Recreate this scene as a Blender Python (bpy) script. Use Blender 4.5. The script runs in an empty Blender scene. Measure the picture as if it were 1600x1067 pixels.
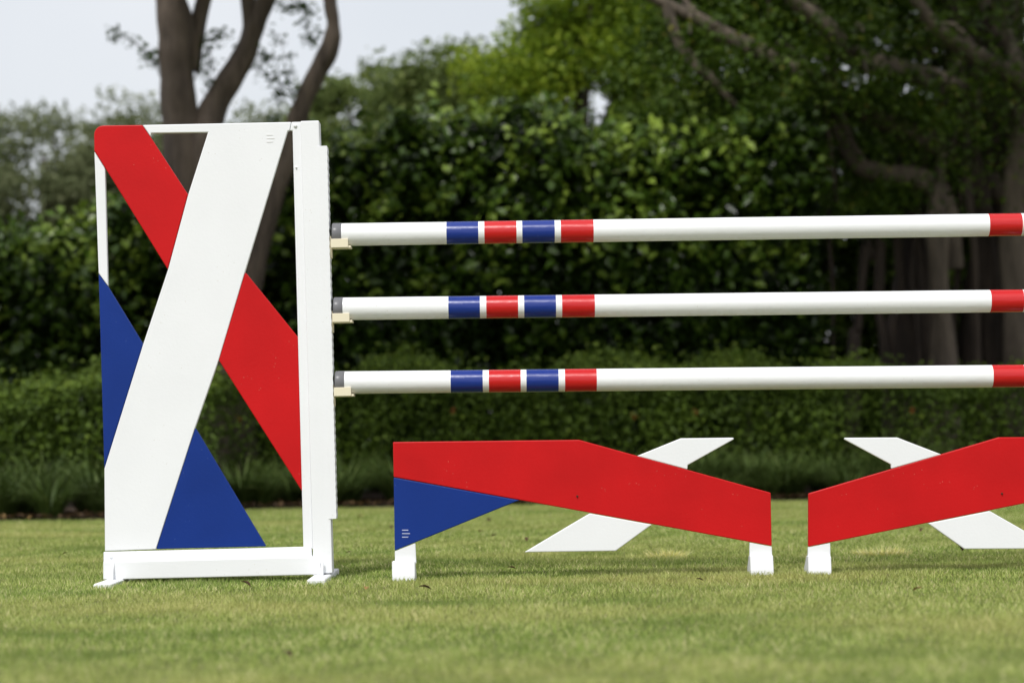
import bpy, bmesh, math, random
import numpy as np
from mathutils import Vector, Matrix

# ------------------------------------------------------------------ camera, world, sun, exposure
sc = bpy.context.scene
COL = sc.collection
R = math.radians
FPX = 9.0 / 0.00255          # focal length in photograph pixels
ROLL = R(1.3)
CAMZ = 0.563
PPX, PPY = 800.0, 680.0      # principal point (horizon) in photograph pixels

cam_d = bpy.data.cameras.new('camera')
cam = bpy.data.objects.new('camera', cam_d)
COL.objects.link(cam)
cam_d.sensor_fit = 'HORIZONTAL'
cam_d.sensor_width = 36.0
cam_d.lens = FPX / 1600 * 36.0
cam_d.shift_y = (PPY - 533.5) / 1600
cam_d.clip_start = 0.1
cam_d.clip_end = 3000
cam_d.dof.use_dof = True
cam_d.dof.focus_distance = 8.95
cam_d.dof.aperture_fstop = 2.0
cam.matrix_world = Matrix.Translation((0, 0, CAMZ)) @ Matrix.Rotation(R(90), 4, 'X') @ Matrix.Rotation(-ROLL, 4, 'Z')
sc.camera = cam

SUN_EL, SUN_AZ = R(53), R(194)      # azimuth from +Y clockwise: behind the camera, a little to the left
world = bpy.data.worlds.new('World')
sc.world = world
world.use_nodes = True
nt = world.node_tree
nt.nodes.clear()
wout = nt.nodes.new('ShaderNodeOutputWorld')
bg = nt.nodes.new('ShaderNodeBackground')
sky = nt.nodes.new('ShaderNodeTexSky')
sky.sky_type = 'NISHITA'
sky.sun_disc = False
sky.sun_elevation = SUN_EL
sky.sun_rotation = SUN_AZ
sky.dust_density = 3.0
mix = nt.nodes.new('ShaderNodeMix'); mix.data_type = 'RGBA'
tc = nt.nodes.new('ShaderNodeTexCoord')
nz = nt.nodes.new('ShaderNodeTexNoise'); nz.inputs['Scale'].default_value = 2.2; nz.inputs['Detail'].default_value = 5
rm = nt.nodes.new('ShaderNodeMapRange')
rm.inputs['From Min'].default_value = 0.3; rm.inputs['From Max'].default_value = 0.7
rm.inputs['To Min'].default_value = 0.62; rm.inputs['To Max'].default_value = 0.92
nt.links.new(tc.outputs['Generated'], nz.inputs['Vector'])
nt.links.new(nz.outputs['Fac'], rm.inputs['Value'])
nt.links.new(rm.outputs['Result'], mix.inputs['Factor'])
nt.links.new(sky.outputs['Color'], mix.inputs['A'])
mix.inputs['B'].default_value = (8.5, 8.6, 8.8, 1)      # thin bright cloud
nt.links.new(mix.outputs['Result'], bg.inputs['Color'])
bg.inputs['Strength'].default_value = 0.1
nt.links.new(bg.outputs['Background'], wout.inputs['Surface'])

sun_d = bpy.data.lights.new('sun', 'SUN')
sun_d.energy = 2.6
sun_d.angle = R(6)
sun_d.color = (1.0, 0.985, 0.96)
sun = bpy.data.objects.new('sun', sun_d)
COL.objects.link(sun)
sd = Vector((math.sin(SUN_AZ) * math.cos(SUN_EL), math.cos(SUN_AZ) * math.cos(SUN_EL), math.sin(SUN_EL)))
sun.rotation_euler = sd.to_track_quat('Z', 'Y').to_euler()
sun.location = sd * 60

sc.view_settings.view_transform = 'Standard'
sc.view_settings.look = 'None'
sc.view_settings.gamma = 1.0
sc.view_settings.exposure = 0.2
sc.view_settings.use_curve_mapping = False

# ------------------------------------------------------------------ coordinates
CR, SR = math.cos(ROLL), math.sin(ROLL)
def ray(x, y):
    u, v = (x - PPX) / FPX, (PPY - y) / FPX
    return u * CR + v * SR, -u * SR + v * CR
def at(x, y, Y):
    a, b = ray(x, y)
    return Vector((a * Y, Y, CAMZ + b * Y))
SLOPE = -0.007
def gz(x): return SLOPE * x
def on_ground(x, y):
    a, b = ray(x, y)
    Y = -CAMZ / (b - SLOPE * a)
    return Vector((a * Y, Y, gz(a * Y)))

rng = np.random.default_rng(11)
random.seed(5)

# ------------------------------------------------------------------ materials
def new_mat(name):
    m = bpy.data.materials.new(name); m.use_nodes = True
    n = m.node_tree
    return m, n, n.nodes['Principled BSDF'], n.nodes['Material Output']
def nd(n, t, **kw):
    x = n.nodes.new(t)
    for k, v in kw.items():
        if hasattr(x, k): setattr(x, k, v)
        else: x.inputs[k].default_value = v
    return x
def ramp(n, stops):
    r = n.nodes.new('ShaderNodeValToRGB'); e = r.color_ramp.elements
    while len(e) < len(stops): e.new(0.5)
    for i, (p, c) in enumerate(stops):
        e[i].position = p; e[i].color = (*c, 1)
    return r

def paint(name, col, rough=0.42, speck=None, bump=0.05, scale=90, stretch=(1, 1, 1), dirt=0.06, spec=0.22):
    m, n, p, o = new_mat(name)
    tcn = nd(n, 'ShaderNodeTexCoord'); mp = nd(n, 'ShaderNodeMapping'); mp.inputs['Scale'].default_value = stretch
    n.links.new(tcn.outputs['Object'], mp.inputs['Vector'])
    n1 = nd(n, 'ShaderNodeTexNoise', Scale=3.5, Detail=6.0); n.links.new(mp.outputs['Vector'], n1.inputs['Vector'])
    r1 = ramp(n, [(0.3, tuple(c * (1 - dirt) for c in col)), (0.7, tuple(min(1, c * (1 + dirt * .5)) for c in col))])
    n.links.new(n1.outputs['Fac'], r1.inputs['Fac'])
    last = r1.outputs['Color']
    if speck:
        v = nd(n, 'ShaderNodeTexVoronoi', Scale=55.0); n.links.new(tcn.outputs['Object'], v.inputs['Vector'])
        n2 = nd(n, 'ShaderNodeTexNoise', Scale=7.0, Detail=2.0); n.links.new(tcn.outputs['Object'], n2.inputs['Vector'])
        a = nd(n, 'ShaderNodeMath', operation='LESS_THAN'); n.links.new(v.outputs['Distance'], a.inputs[0]); a.inputs[1].default_value = 0.11
        b = nd(n, 'ShaderNodeMath', operation='GREATER_THAN'); n.links.new(n2.outputs['Fac'], b.inputs[0]); b.inputs[1].default_value = 0.6
        c = nd(n, 'ShaderNodeMath', operation='MULTIPLY'); n.links.new(a.outputs[0], c.inputs[0]); n.links.new(b.outputs[0], c.inputs[1])
        d = nd(n, 'ShaderNodeMath', operation='MULTIPLY'); n.links.new(c.outputs[0], d.inputs[0]); d.inputs[1].default_value = 0.5
        mx = nd(n, 'ShaderNodeMix', data_type='RGBA'); n.links.new(d.outputs[0], mx.inputs['Factor'])
        n.links.new(last, mx.inputs['A']); mx.inputs['B'].default_value = (*speck, 1)
        last = mx.outputs['Result']
    p.inputs['Specular IOR Level'].default_value = spec
    n.links.new(last, p.inputs['Base Color'])
    n3 = nd(n, 'ShaderNodeTexNoise', Scale=float(scale), Detail=4.0); n.links.new(mp.outputs['Vector'], n3.inputs['Vector'])
    bp = nd(n, 'ShaderNodeBump', Strength=bump, Distance=0.01); n.links.new(n3.outputs['Fac'], bp.inputs['Height'])
    n.links.new(bp.outputs['Normal'], p.inputs['Normal'])
    rr = nd(n, 'ShaderNodeMapRange'); rr.inputs['To Min'].default_value = rough - .06; rr.inputs['To Max'].default_value = rough + .08
    n.links.new(n1.outputs['Fac'], rr.inputs['Value']); n.links.new(rr.outputs['Result'], p.inputs['Roughness'])
    return m

M = {}
M['white'] = paint('white_paint', (0.79, 0.80, 0.82), 0.5, speck=(0.55, 0.52, 0.47), dirt=0.03)
M['red'] = paint('red_paint', (0.52, 0.004, 0.006), 0.45, speck=(0.6, 0.16, 0.12), dirt=0.12)
M['blue'] = paint('blue_paint', (0.004, 0.029, 0.205), 0.45, speck=(0.08, 0.12, 0.3), dirt=0.12)
P_ST = (0.35, 1, 1)
M['pole_white'] = paint('pole_white_paint', (0.81, 0.82, 0.83), 0.33, spec=0.5, speck=(0.5, 0.46, 0.4), bump=0.10, scale=30, stretch=P_ST, dirt=0.03)
M['pole_red'] = paint('pole_red_paint', (0.52, 0.010, 0.012), 0.25, spec=0.5, speck=(0.6, 0.2, 0.16), bump=0.12, scale=40, stretch=P_ST)
M['pole_blue'] = paint('pole_blue_paint', (0.008, 0.030, 0.22), 0.25, spec=0.5, speck=(0.1, 0.13, 0.3), bump=0.12, scale=40, stretch=P_ST)
M['cap'] = paint('grey_plastic', (0.16, 0.16, 0.17), 0.3, bump=0.02)
M['ivory'] = paint('ivory_plastic', (0.80, 0.73, 0.56), 0.4, bump=0.02)
M['mark_white'] = paint('pressed_mark_white', (0.73, 0.73, 0.73), 0.5)
M['mark_blue'] = paint('pressed_mark_blue', (0.42, 0.44, 0.60), 0.5)
M['zinc'] = paint('zinc_bolt', (0.55, 0.55, 0.56), 0.35)
M['screw'] = paint('dark_screw', (0.05, 0.03, 0.02), 0.5)

def leaf_mat(name, stops, rough=0.4, transl=0.3, patch=None, spec=0.2):
    m, n, p, o = new_mat(name)
    at_ = nd(n, 'ShaderNodeAttribute'); at_.attribute_name = 'rnd'
    r1 = ramp(n, stops); n.links.new(at_.outputs['Fac'], r1.inputs['Fac'])
    col = r1.outputs['Color']
    if patch:
        g = nd(n, 'ShaderNodeTexCoord')
        mp = nd(n, 'ShaderNodeMapping'); mp.inputs['Scale'].default_value = patch[3]
        n.links.new(g.outputs['Object'], mp.inputs['Vector'])
        n1 = nd(n, 'ShaderNodeTexNoise', Scale=patch[0], Detail=5.0); n.links.new(mp.outputs['Vector'], n1.inputs['Vector'])
        mr = nd(n, 'ShaderNodeMapRange'); mr.inputs['From Min'].default_value = 0.42; mr.inputs['From Max'].default_value = 0.68
        mr.inputs['To Max'].default_value = patch[2]
        n.links.new(n1.outputs['Fac'], mr.inputs['Value'])
        mx = nd(n, 'ShaderNodeMix', data_type='RGBA'); n.links.new(mr.outputs['Result'], mx.inputs['Factor'])
        n.links.new(col, mx.inputs['A']); mx.inputs['B'].default_value = (*patch[1], 1)
        col = mx.outputs['Result']
        n2 = nd(n, 'ShaderNodeTexNoise', Scale=patch[0] * 2.3, Detail=6.0, Roughness=0.6); n.links.new(mp.outputs['Vector'], n2.inputs['Vector'])
        m2 = nd(n, 'ShaderNodeMapRange'); m2.inputs['From Min'].default_value = 0.5; m2.inputs['From Max'].default_value = 0.66
        m2.inputs['To Max'].default_value = 0.6
        n.links.new(n2.outputs['Fac'], m2.inputs['Value'])
        x2 = nd(n, 'ShaderNodeMix', data_type='RGBA'); n.links.new(m2.outputs['Result'], x2.inputs['Factor'])
        n.links.new(col, x2.inputs['A']); x2.inputs['B'].default_value = (0.13, 0.22, 0.035, 1)
        col = x2.outputs['Result']
    n.links.new(col, p.inputs['Base Color'])
    p.inputs['Roughness'].default_value = rough
    p.inputs['Specular IOR Level'].default_value = spec
    tr = nd(n, 'ShaderNodeBsdfTranslucent'); n.links.new(col, tr.inputs['Color'])
    ms = nd(n, 'ShaderNodeMixShader'); ms.inputs['Fac'].default_value = transl
    n.links.new(p.outputs['BSDF'], ms.inputs[1]); n.links.new(tr.outputs['BSDF'], ms.inputs[2])
    n.links.new(ms.outputs['Shader'], o.inputs['Surface'])
    return m
M['grass'] = leaf_mat('lawn_grass', [(0, (0.055, 0.105, 0.016)), (0.4, (0.27, 0.38, 0.07)), (0.75, (0.49, 0.57, 0.17)), (1, (0.85, 0.76, 0.44))],
                      0.55, 0.35, patch=(0.9, (0.50, 0.48, 0.17), 0.6, (0.5, 1, 1)))
M['dry'] = leaf_mat('dry_grass', [(0, (0.60, 0.56, 0.14)), (0.5, (0.80, 0.74, 0.28)), (1, (0.88, 0.84, 0.55))], 0.6, 0.35)
M['hedge'] = leaf_mat('glossy_hedge_leaf', [(0, (0.007, 0.014, 0.003)), (0.45, (0.017, 0.036, 0.004)), (0.74, (0.06, 0.115, 0.011)), (1, (0.26, 0.36, 0.05))], 0.33, 0.2, spec=0.35)  # low stops colour leaves as shaded, the bright end as sunlit
M['shrub'] = leaf_mat('small_shrub_leaf', [(0, (0.036, 0.065, 0.008)), (0.6, (0.10, 0.16, 0.018)), (1, (0.22, 0.30, 0.04))], 0.5, 0.2)
M['flower'] = leaf_mat('orange_flower', [(0, (0.22, 0.05, 0.015)), (1, (0.34, 0.10, 0.03))], 0.5, 0.3)
M['strap'] = leaf_mat('strap_leaf', [(0, (0.03, 0.055, 0.012)), (0.6, (0.085, 0.13, 0.03)), (1, (0.19, 0.23, 0.07))], 0.5, 0.2)
M['fig'] = leaf_mat('fig_leaf', [(0, (0.030, 0.060, 0.008)), (0.6, (0.075, 0.13, 0.014)), (0.9, (0.14, 0.21, 0.025)), (1, (0.24, 0.22, 0.04))], 0.4, 0.3)
M['lime'] = leaf_mat('lime_leaf', [(0, (0.07, 0.13, 0.012)), (0.5, (0.20, 0.29, 0.022)), (1, (0.40, 0.48, 0.05))], 0.5, 0.45)
M['oak'] = leaf_mat('hazed_olive_leaf', [(0, (0.10, 0.125, 0.055)), (0.6, (0.19, 0.22, 0.105)), (1, (0.32, 0.35, 0.19))], 0.55, 0.5)  # olive leaf tone, paled to stand in for distance haze
M['midtree'] = leaf_mat('mid_green_leaf', [(0, (0.08, 0.115, 0.03)), (0.6, (0.15, 0.20, 0.055)), (1, (0.27, 0.32, 0.10))], 0.55, 0.45)
M['litter'] = leaf_mat('dead_leaf', [(0, (0.035, 0.02, 0.01)), (0.6, (0.10, 0.06, 0.03)), (1, (0.30, 0.19, 0.07))], 0.7, 0.1)

def bark(name, a, b, scale):
    m, n, p, o = new_mat(name)
    g = nd(n, 'ShaderNodeTexCoord'); mp = nd(n, 'ShaderNodeMapping'); mp.inputs['Scale'].default_value = (1, 1, 0.22)
    n.links.new(g.outputs['Object'], mp.inputs['Vector'])
    n1 = nd(n, 'ShaderNodeTexNoise', Scale=scale, Detail=8.0, Roughness=0.65); n.links.new(mp.outputs['Vector'], n1.inputs['Vector'])
    r1 = ramp(n, [(0.3, a), (0.7, b)]); n.links.new(n1.outputs['Fac'], r1.inputs['Fac'])
    n.links.new(r1.outputs['Color'], p.inputs['Base Color']); p.inputs['Roughness'].default_value = 0.85
    bp = nd(n, 'ShaderNodeBump', Strength=1.0, Distance=0.05); n.links.new(n1.outputs['Fac'], bp.inputs['Height'])
    n.links.new(bp.outputs['Normal'], p.inputs['Normal'])
    return m
M['bark'] = bark('brown_bark', (0.04, 0.029, 0.022), (0.17, 0.13, 0.10), 8)
M['fig_bark'] = bark('grey_fig_bark', (0.045, 0.035, 0.025), (0.17, 0.135, 0.10), 7)
M['dark_fig_bark'] = bark('dark_fig_bark', (0.02, 0.014, 0.01), (0.085, 0.062, 0.045), 7)
M['twig'] = bark('twig_bark', (0.04, 0.03, 0.02), (0.09, 0.07, 0.05), 12)

def soil(name, a, b, s):
    m, n, p, o = new_mat(name)
    g = nd(n, 'ShaderNodeTexCoord')
    n1 = nd(n, 'ShaderNodeTexNoise', Scale=s, Detail=8.0, Roughness=0.7); n.links.new(g.outputs['Object'], n1.inputs['Vector'])
    r1 = ramp(n, [(0.35, a), (0.68, b)]); n.links.new(n1.outputs['Fac'], r1.inputs['Fac'])
    n.links.new(r1.outputs['Color'], p.inputs['Base Color']); p.inputs['Roughness'].default_value = 0.95
    bp = nd(n, 'ShaderNodeBump', Strength=0.6, Distance=0.03); n.links.new(n1.outputs['Fac'], bp.inputs['Height'])
    n.links.new(bp.outputs['Normal'], p.inputs['Normal'])
    return m
M['turf'] = soil('turf_thatch', (0.09, 0.11, 0.028), (0.2, 0.19, 0.07), 14)
M['mulch'] = soil('mulch', (0.022, 0.013, 0.008), (0.085, 0.052, 0.03), 18)
M['earth'] = soil('rough_ground', (0.04, 0.045, 0.018), (0.08, 0.075, 0.035), 3)

# ------------------------------------------------------------------ object helpers
def tag(o, label=None, cat=None, group=None, kind=None):
    if label: o['label'] = label
    if cat: o['category'] = cat
    if group: o['group'] = group
    if kind: o['kind'] = kind
    return o
def empty(name, loc):
    o = bpy.data.objects.new(name, None); COL.objects.link(o)
    o.empty_display_size = 0.1; o.location = loc
    return o
def root_loc(p):
    if p is None: return Vector((0, 0, 0))
    while p.parent: p = p.parent
    return Vector(p.location)
def link(name, me, mat, parent):
    o = bpy.data.objects.new(name, me); COL.objects.link(o)
    me.materials.clear(); me.materials.append(M[mat])
    if parent is not None: o.parent = parent
    return o
def mesh_obj(name, verts, faces, mat, parent=None, bevel=0, smooth=False, seg=1):
    off = root_loc(parent)
    me = bpy.data.meshes.new(name)
    me.from_pydata([tuple(Vector(v) - off) for v in verts], [], faces)
    bm = bmesh.new(); bm.from_mesh(me)
    bmesh.ops.recalc_face_normals(bm, faces=bm.faces)
    bm.to_mesh(me); bm.free()
    if smooth:
        for p in me.polygons: p.use_smooth = True
    o = link(name, me, mat, parent)
    if bevel:
        b = o.modifiers.new('bevel', 'BEVEL'); b.width = bevel; b.segments = seg; b.limit_method = 'ANGLE'; b.angle_limit = R(30)
        b.harden_normals = False
    return o
def prism(name, px, y0, y1, mat, parent, bevel=0.0034, seg=2):
    """board cut to an outline given in photograph pixels on the plane Y = y0, y1 - y0 thick"""
    f = [at(x, y, y0) for x, y in px]
    n = len(f)
    v = f + [Vector((p.x, y1, p.z)) for p in f]
    faces = [tuple(range(n)), tuple(range(2 * n - 1, n - 1, -1))] + [(i, (i + 1) % n, n + (i + 1) % n, n + i) for i in range(n)]
    return mesh_obj(name, v, faces, mat, parent, bevel, seg=seg)
def boxmesh(x0, x1, y0, y1, z0, z1):
    v = [(x, y, z) for z in (z0, z1) for y in (y0, y1) for x in (x0, x1)]
    f = [(0, 2, 3, 1), (4, 5, 7, 6), (0, 1, 5, 4), (2, 6, 7, 3), (0, 4, 6, 2), (1, 3, 7, 5)]
    return v, f
def box(name, x0, x1, y0, y1, z0, z1, mat, parent, bevel=0.003):
    v, f = boxmesh(x0, x1, y0, y1, z0, z1)
    return mesh_obj(name, v, f, mat, parent, bevel)
def tri_mesh(name, V, F, mat, parent=None, rnd=None, smooth=False, shift=True):
    """fast mesh from numpy arrays: V (n,3), F (m,k)"""
    V = np.asarray(V, dtype=np.float32).reshape(-1, 3); F = np.asarray(F, dtype=np.int32)
    if shift:
        V = V - np.array(root_loc(parent), dtype=np.float32)
    me = bpy.data.meshes.new(name)
    me.vertices.add(len(V)); me.vertices.foreach_set('co', V.ravel())
    k = F.shape[1]
    me.loops.add(F.size); me.loops.foreach_set('vertex_index', F.ravel())
    me.polygons.add(len(F)); me.polygons.foreach_set('loop_start', np.arange(0, F.size, k, dtype=np.int32))
    me.update(calc_edges=True)
    if rnd is not None:
        a = me.attributes.new('rnd', 'FLOAT', 'POINT'); a.data.foreach_set('value', np.asarray(rnd, dtype=np.float32))
    if smooth: me.polygons.foreach_set('use_smooth', np.ones(len(F), dtype=bool))
    return link(name, me, mat, parent)
def copy_tree(o, parent=None):
    c = o.copy(); COL.objects.link(c)
    if parent is not None:
        c.parent = parent
    for ch in o.children: copy_tree(ch, c)
    return c
def unit(a): return a / (np.linalg.norm(a, axis=1, keepdims=True) + 1e-9)

def leaves(name, C, L, rnd, mat, parent=None, wr=0.5, up=0.5, out=None, shift=True):
    """folded diamond leaves at C (n,3) of length L (n)"""
    n = len(C)
    nor = rng.normal(size=(n, 3)); nor[:, 2] = np.abs(nor[:, 2]) + up
    if out is not None: nor += out
    nor = unit(nor)
    a = unit(np.cross(nor, rng.normal(size=(n, 3))))
    s = np.cross(nor, a)
    L = np.asarray(L)[:, None]
    W = L * wr * rng.uniform(0.8, 1.2, (n, 1))
    b = C - a * L * .5
    V = np.stack([b, C + s * W * .5 + nor * W * .16, b + a * L - nor * L * .12, C - s * W * .5 + nor * W * .16], 1).reshape(-1, 3)
    i = np.arange(n)[:, None] * 4
    F = np.concatenate([i + [0, 1, 2], i + [0, 2, 3]], 1).reshape(-1, 3)
    return tri_mesh(name, V, F, mat, parent, np.repeat(rnd, 4), shift=shift)

def tube(pts, rad, sides=12, sub=5, lump=0.08, seed=0):
    """a smooth tapering limb along pts with radii rad, a little lumpy; returns verts, quads"""
    P = np.array([tuple(p) for p in pts], float); r = np.array(rad, float)
    n = len(P); Q = []; Rr = []
    for i in range(n - 1):
        p0, p1, p2, p3 = P[max(i - 1, 0)], P[i], P[i + 1], P[min(i + 2, n - 1)]
        for k in range(sub):
            t = k / sub
            Q.append(.5 * ((2 * p1) + (-p0 + p2) * t + (2 * p0 - 5 * p1 + 4 * p2 - p3) * t * t + (-p0 + 3 * p1 - 3 * p2 + p3) * t ** 3))
            Rr.append(r[i] * (1 - t) + r[i + 1] * t)
    Q.append(P[-1]); Rr.append(r[-1])
    Q = np.array(Q); m = len(Q)
    T = unit(np.gradient(Q, axis=0))
    ref = np.array([0.31, 0.9, 0.3]); V = []
    g = np.random.default_rng(seed)
    ph = g.uniform(0, 6.28, 6)
    for i in range(m):
        u = np.cross(T[i], ref); u /= np.linalg.norm(u) + 1e-9; w = np.cross(T[i], u)
        for k in range(sides):
            a = 2 * math.pi * k / sides
            rr = Rr[i] * (1 + lump * (math.sin(2 * a + ph[0] + i * .35) + .7 * math.sin(3 * a + ph[1] - i * .23) + .5 * math.sin(5 * a + ph[2]) + .5 * math.sin(i * 1.1 + ph[3])))
            V.append(Q[i] + rr * (math.cos(a) * u + math.sin(a) * w))
    F = [(i * sides + k, i * sides + (k + 1) % sides, (i + 1) * sides + (k + 1) % sides, (i + 1) * sides + k) for i in range(m - 1) for k in range(sides)]
    return np.array(V), np.array(F)
def limb(name, pts, rad, mat, parent, **kw):
    V, F = tube(pts, rad, **kw)
    return tri_mesh(name, V, F, mat, parent, smooth=True)

# ------------------------------------------------------------------ the setting: ground, lawn, bed
def sheet(name, pts, mat, dz):
    me = bpy.data.meshes.new(name)
    me.from_pydata([(x, y, (gz(x) if abs(x) < 60 else 0) + dz) for x, y in pts], [], [tuple(range(len(pts)))])
    return tag(link(name, me, mat, None), kind='structure')
sheet('ground', [(-900, -300), (900, -300), (900, 1500), (-900, 1500)], 'earth', -0.5)
# gently uneven lawn sheet with a wavering far edge
def bulge(x):      # the bed swings towards the camera beyond the wing
    t = np.clip((-2.0 - x) / 0.9, 0, 1)
    return -2.0 * t * t * (3 - 2 * t)
def edge_y(x): return float(18.0 + 0.12 * math.sin(x * 1.3 + .6) + 0.08 * math.sin(x * 3.1) + 0.05 * math.sin(x * 7.3) - 0.02 * x + bulge(x))
def strip(name, x0, x1, nx, fy0, fy1, mat, dz):
    V, F = [], []
    ny = 14
    for i in range(nx + 1):
        x = x0 + (x1 - x0) * i / nx
        for j in range(ny + 1):
            t = j / ny; y = fy0(x) * (1 - t) + fy1(x) * t
            V.append((x, y, gz(x) + dz(x, y)))
    for i in range(nx):
        for j in range(ny):
            a = i * (ny + 1) + j
            F.append((a, a + ny + 1, a + ny + 2, a + 1))
    o = tri_mesh(name, V, F, mat, smooth=True)
    return tag(o, kind='structure')
strip('lawn', -30, 30, 300, lambda x: -8.0, edge_y, 'turf', lambda x, y: 0.0)
strip('planting_bed', -30, 30, 300, lambda x: edge_y(x) - .02, lambda x: 45.0, 'mulch', lambda x, y: 0.03 * min(1, max(0, (y - edge_y(x)) / .15)) - 0.004)

# ------------------------------------------------------------------ lawn grass (uncountable)
def grass(n_try=2400000):
    Y = 3.6 + (18.1 - 3.6) * rng.random(n_try) ** 1.15
    hw = 0.2267 * Y + 0.9
    hwmax = 0.2267 * 18.1 + 0.9
    X = (rng.random(n_try) * 2 - 1) * hwmax
    keep = np.abs(X) < hw
    dens = np.clip(1.15 - 0.05 * Y, 0.35, 1.0)
    keep &= rng.random(n_try) < dens
    # leave the far edge ragged
    ey = 18.0 + 0.12 * np.sin(X * 1.3 + .6) + 0.08 * np.sin(X * 3.1) + 0.05 * np.sin(X * 7.3) - 0.02 * X + bulge(X)
    keep &= Y < ey + rng.normal(.05, .12, n_try)
    X, Y = X[keep], Y[keep]; n = len(X)
    # tuftiness
    tuft = (np.sin(X * 7.1 + 1.3 * np.sin(Y * 3.7)) * np.sin(Y * 5.3 + 1.7 * np.sin(X * 4.1)) + np.sin(X * 17 + Y * 11) * np.sin(Y * 19 - X * 7)) * .5
    H = (0.0165 + 0.005 * tuft) * rng.uniform(0.55, 1.35, n)
    W = np.clip(0.0010 + 0.00030 * Y, .0022, .008) * rng.uniform(0.7, 1.3, n)
    ang = rng.uniform(0, 2 * np.pi, n)
    lean = rng.normal(0, 0.6, (n, 2)) * H[:, None]
    s = np.stack([np.cos(ang), np.sin(ang) * .6], 1) * W[:, None] * .5
    z = SLOPE * X
    b1 = np.stack([X - s[:, 0], Y - s[:, 1], z - .002], 1)
    b2 = np.stack([X + s[:, 0], Y + s[:, 1], z - .002], 1)
    t = np.stack([X + lean[:, 0], Y + lean[:, 1], z + H], 1)
    V = np.stack([b1, b2, t], 1).reshape(-1, 3)
    F = np.arange(3 * n).reshape(-1, 3)
    rv = np.clip(rng.beta(1.2, 1.5, n) + 0.18 * tuft + (rng.random(n) < .05) * .5, 0, 1)
    o = tri_mesh('grass', V, F, 'grass', None, np.repeat(rv, 3))
    tag(o, 'short mown green lawn grass with yellowish patches', 'grass', kind='stuff')
grass()

def tuft_thing(px, py, w, n, label):
    c = on_ground(px, py)
    a = rng.uniform(0, 6.28, n); r = w * np.sqrt(rng.random(n))
    X = c.x + np.cos(a) * r; Y = c.y + np.sin(a) * r * .8; H = rng.uniform(.018, .046, n) * (1.2 - .4 * r / w)
    out = np.stack([np.cos(a), np.sin(a)], 1) * (H * rng.uniform(.2, 1.8, n))[:, None]
    s = rng.normal(size=(n, 2)); s = s / np.linalg.norm(s, axis=1, keepdims=True) * .002
    z = SLOPE * X
    V = np.stack([np.stack([X - s[:, 0], Y - s[:, 1], z], 1), np.stack([X + s[:, 0], Y + s[:, 1], z], 1),
                  np.stack([X + out[:, 0], Y + out[:, 1], z + H], 1)], 1).reshape(-1, 3)
    root = empty('dry_grass_tuft', c)
    tri_mesh('blades', V, np.arange(3 * n).reshape(-1, 3), 'dry', root, np.repeat(rng.random(n), 3))
    tag(root, label, 'grass tuft')
tuft_thing(1378, 868, .12, 480, 'bright yellow dry grass tuft below a red panel beside a white foot')
tuft_thing(1042, 871, .09, 260, 'small pale dry grass tuft beside the lower tip of a white diagonal board')

def fallen_leaf(px, py, L, tone, tilt, label, group=None):
    c = on_ground(px, py)
    a = rng.uniform(0, 6.28); d = np.array([math.cos(a), math.sin(a), tilt]); d /= np.linalg.norm(d)
    s = np.cross(d, [0, 0, 1.0]); s /= np.linalg.norm(s); nn = np.cross(s, d)
    b = np.array([c.x, c.y, c.z + .018])
    prof = [(0, 0), (.25, .32), (.55, .38), (.85, .2), (1, 0)]
    V, F = [], []
    for t, w in prof:
        for k in (-1, 0, 1):
            V.append(b + d * L * t + s * k * w * L * .8 + nn * (abs(k) * w * L * .4 + .1 * L * math.sin(t * 3)))
    for i in range(4):
        for k in range(2):
            q = i * 3 + k; F.append((q, q + 1, q + 4, q + 3))
    o = tri_mesh('fallen_leaf', V, F, 'litter', None, [tone] * len(V), smooth=True)
    tag(o, label, 'leaf', group)
LG = 'small brown leaves scattered on the lawn'
for px, py, L, tone, tilt in [(97, 872, .03, .4, .3), (455, 1037, .035, .2, .3), (572, 929, .03, .95, .3), (675, 929, .05, .3, .25), (611, 830, .05, .3, .2),
                              (765, 819, .05, .2, .4), (749, 836, .04, .9, .2), (766, 844, .04, .3, .3), (823, 851, .035, .4, .7), (807, 896, .04, .8, .2),
                              (1438, 836, .04, .4, .5), (1427, 931, .035, .95, .3), (1100, 915, .03, .5, .3), (560, 812, .05, 1, .2), (540, 870, .03, .6, .2)]:
    fallen_leaf(px, py, L, tone, tilt, 'small brown fallen leaf lying on the mown lawn', LG)
fallen_leaf(392, 924, .045, .25, .5, 'dark curled fallen leaf in the grass below the white wing sill')
fallen_leaf(1504, 867, .035, .45, 1.2, 'upright brown leaf in the grass below a white diagonal board')

# leaf litter on the bed
n = 5000
X = rng.uniform(-7.5, 7.5, n); Y = 17.85 + rng.gamma(1.6, .35, n) + bulge(X)
C = np.stack([X, Y, SLOPE * X + .035 + rng.random(n) * .02], 1)
tag(leaves('leaf_litter', C, rng.uniform(.02, .06, n), rng.random(n) ** 2, 'litter', up=1.0), 'brown leaf litter along the edge of the planting bed', 'leaf litter', kind='stuff')

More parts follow.
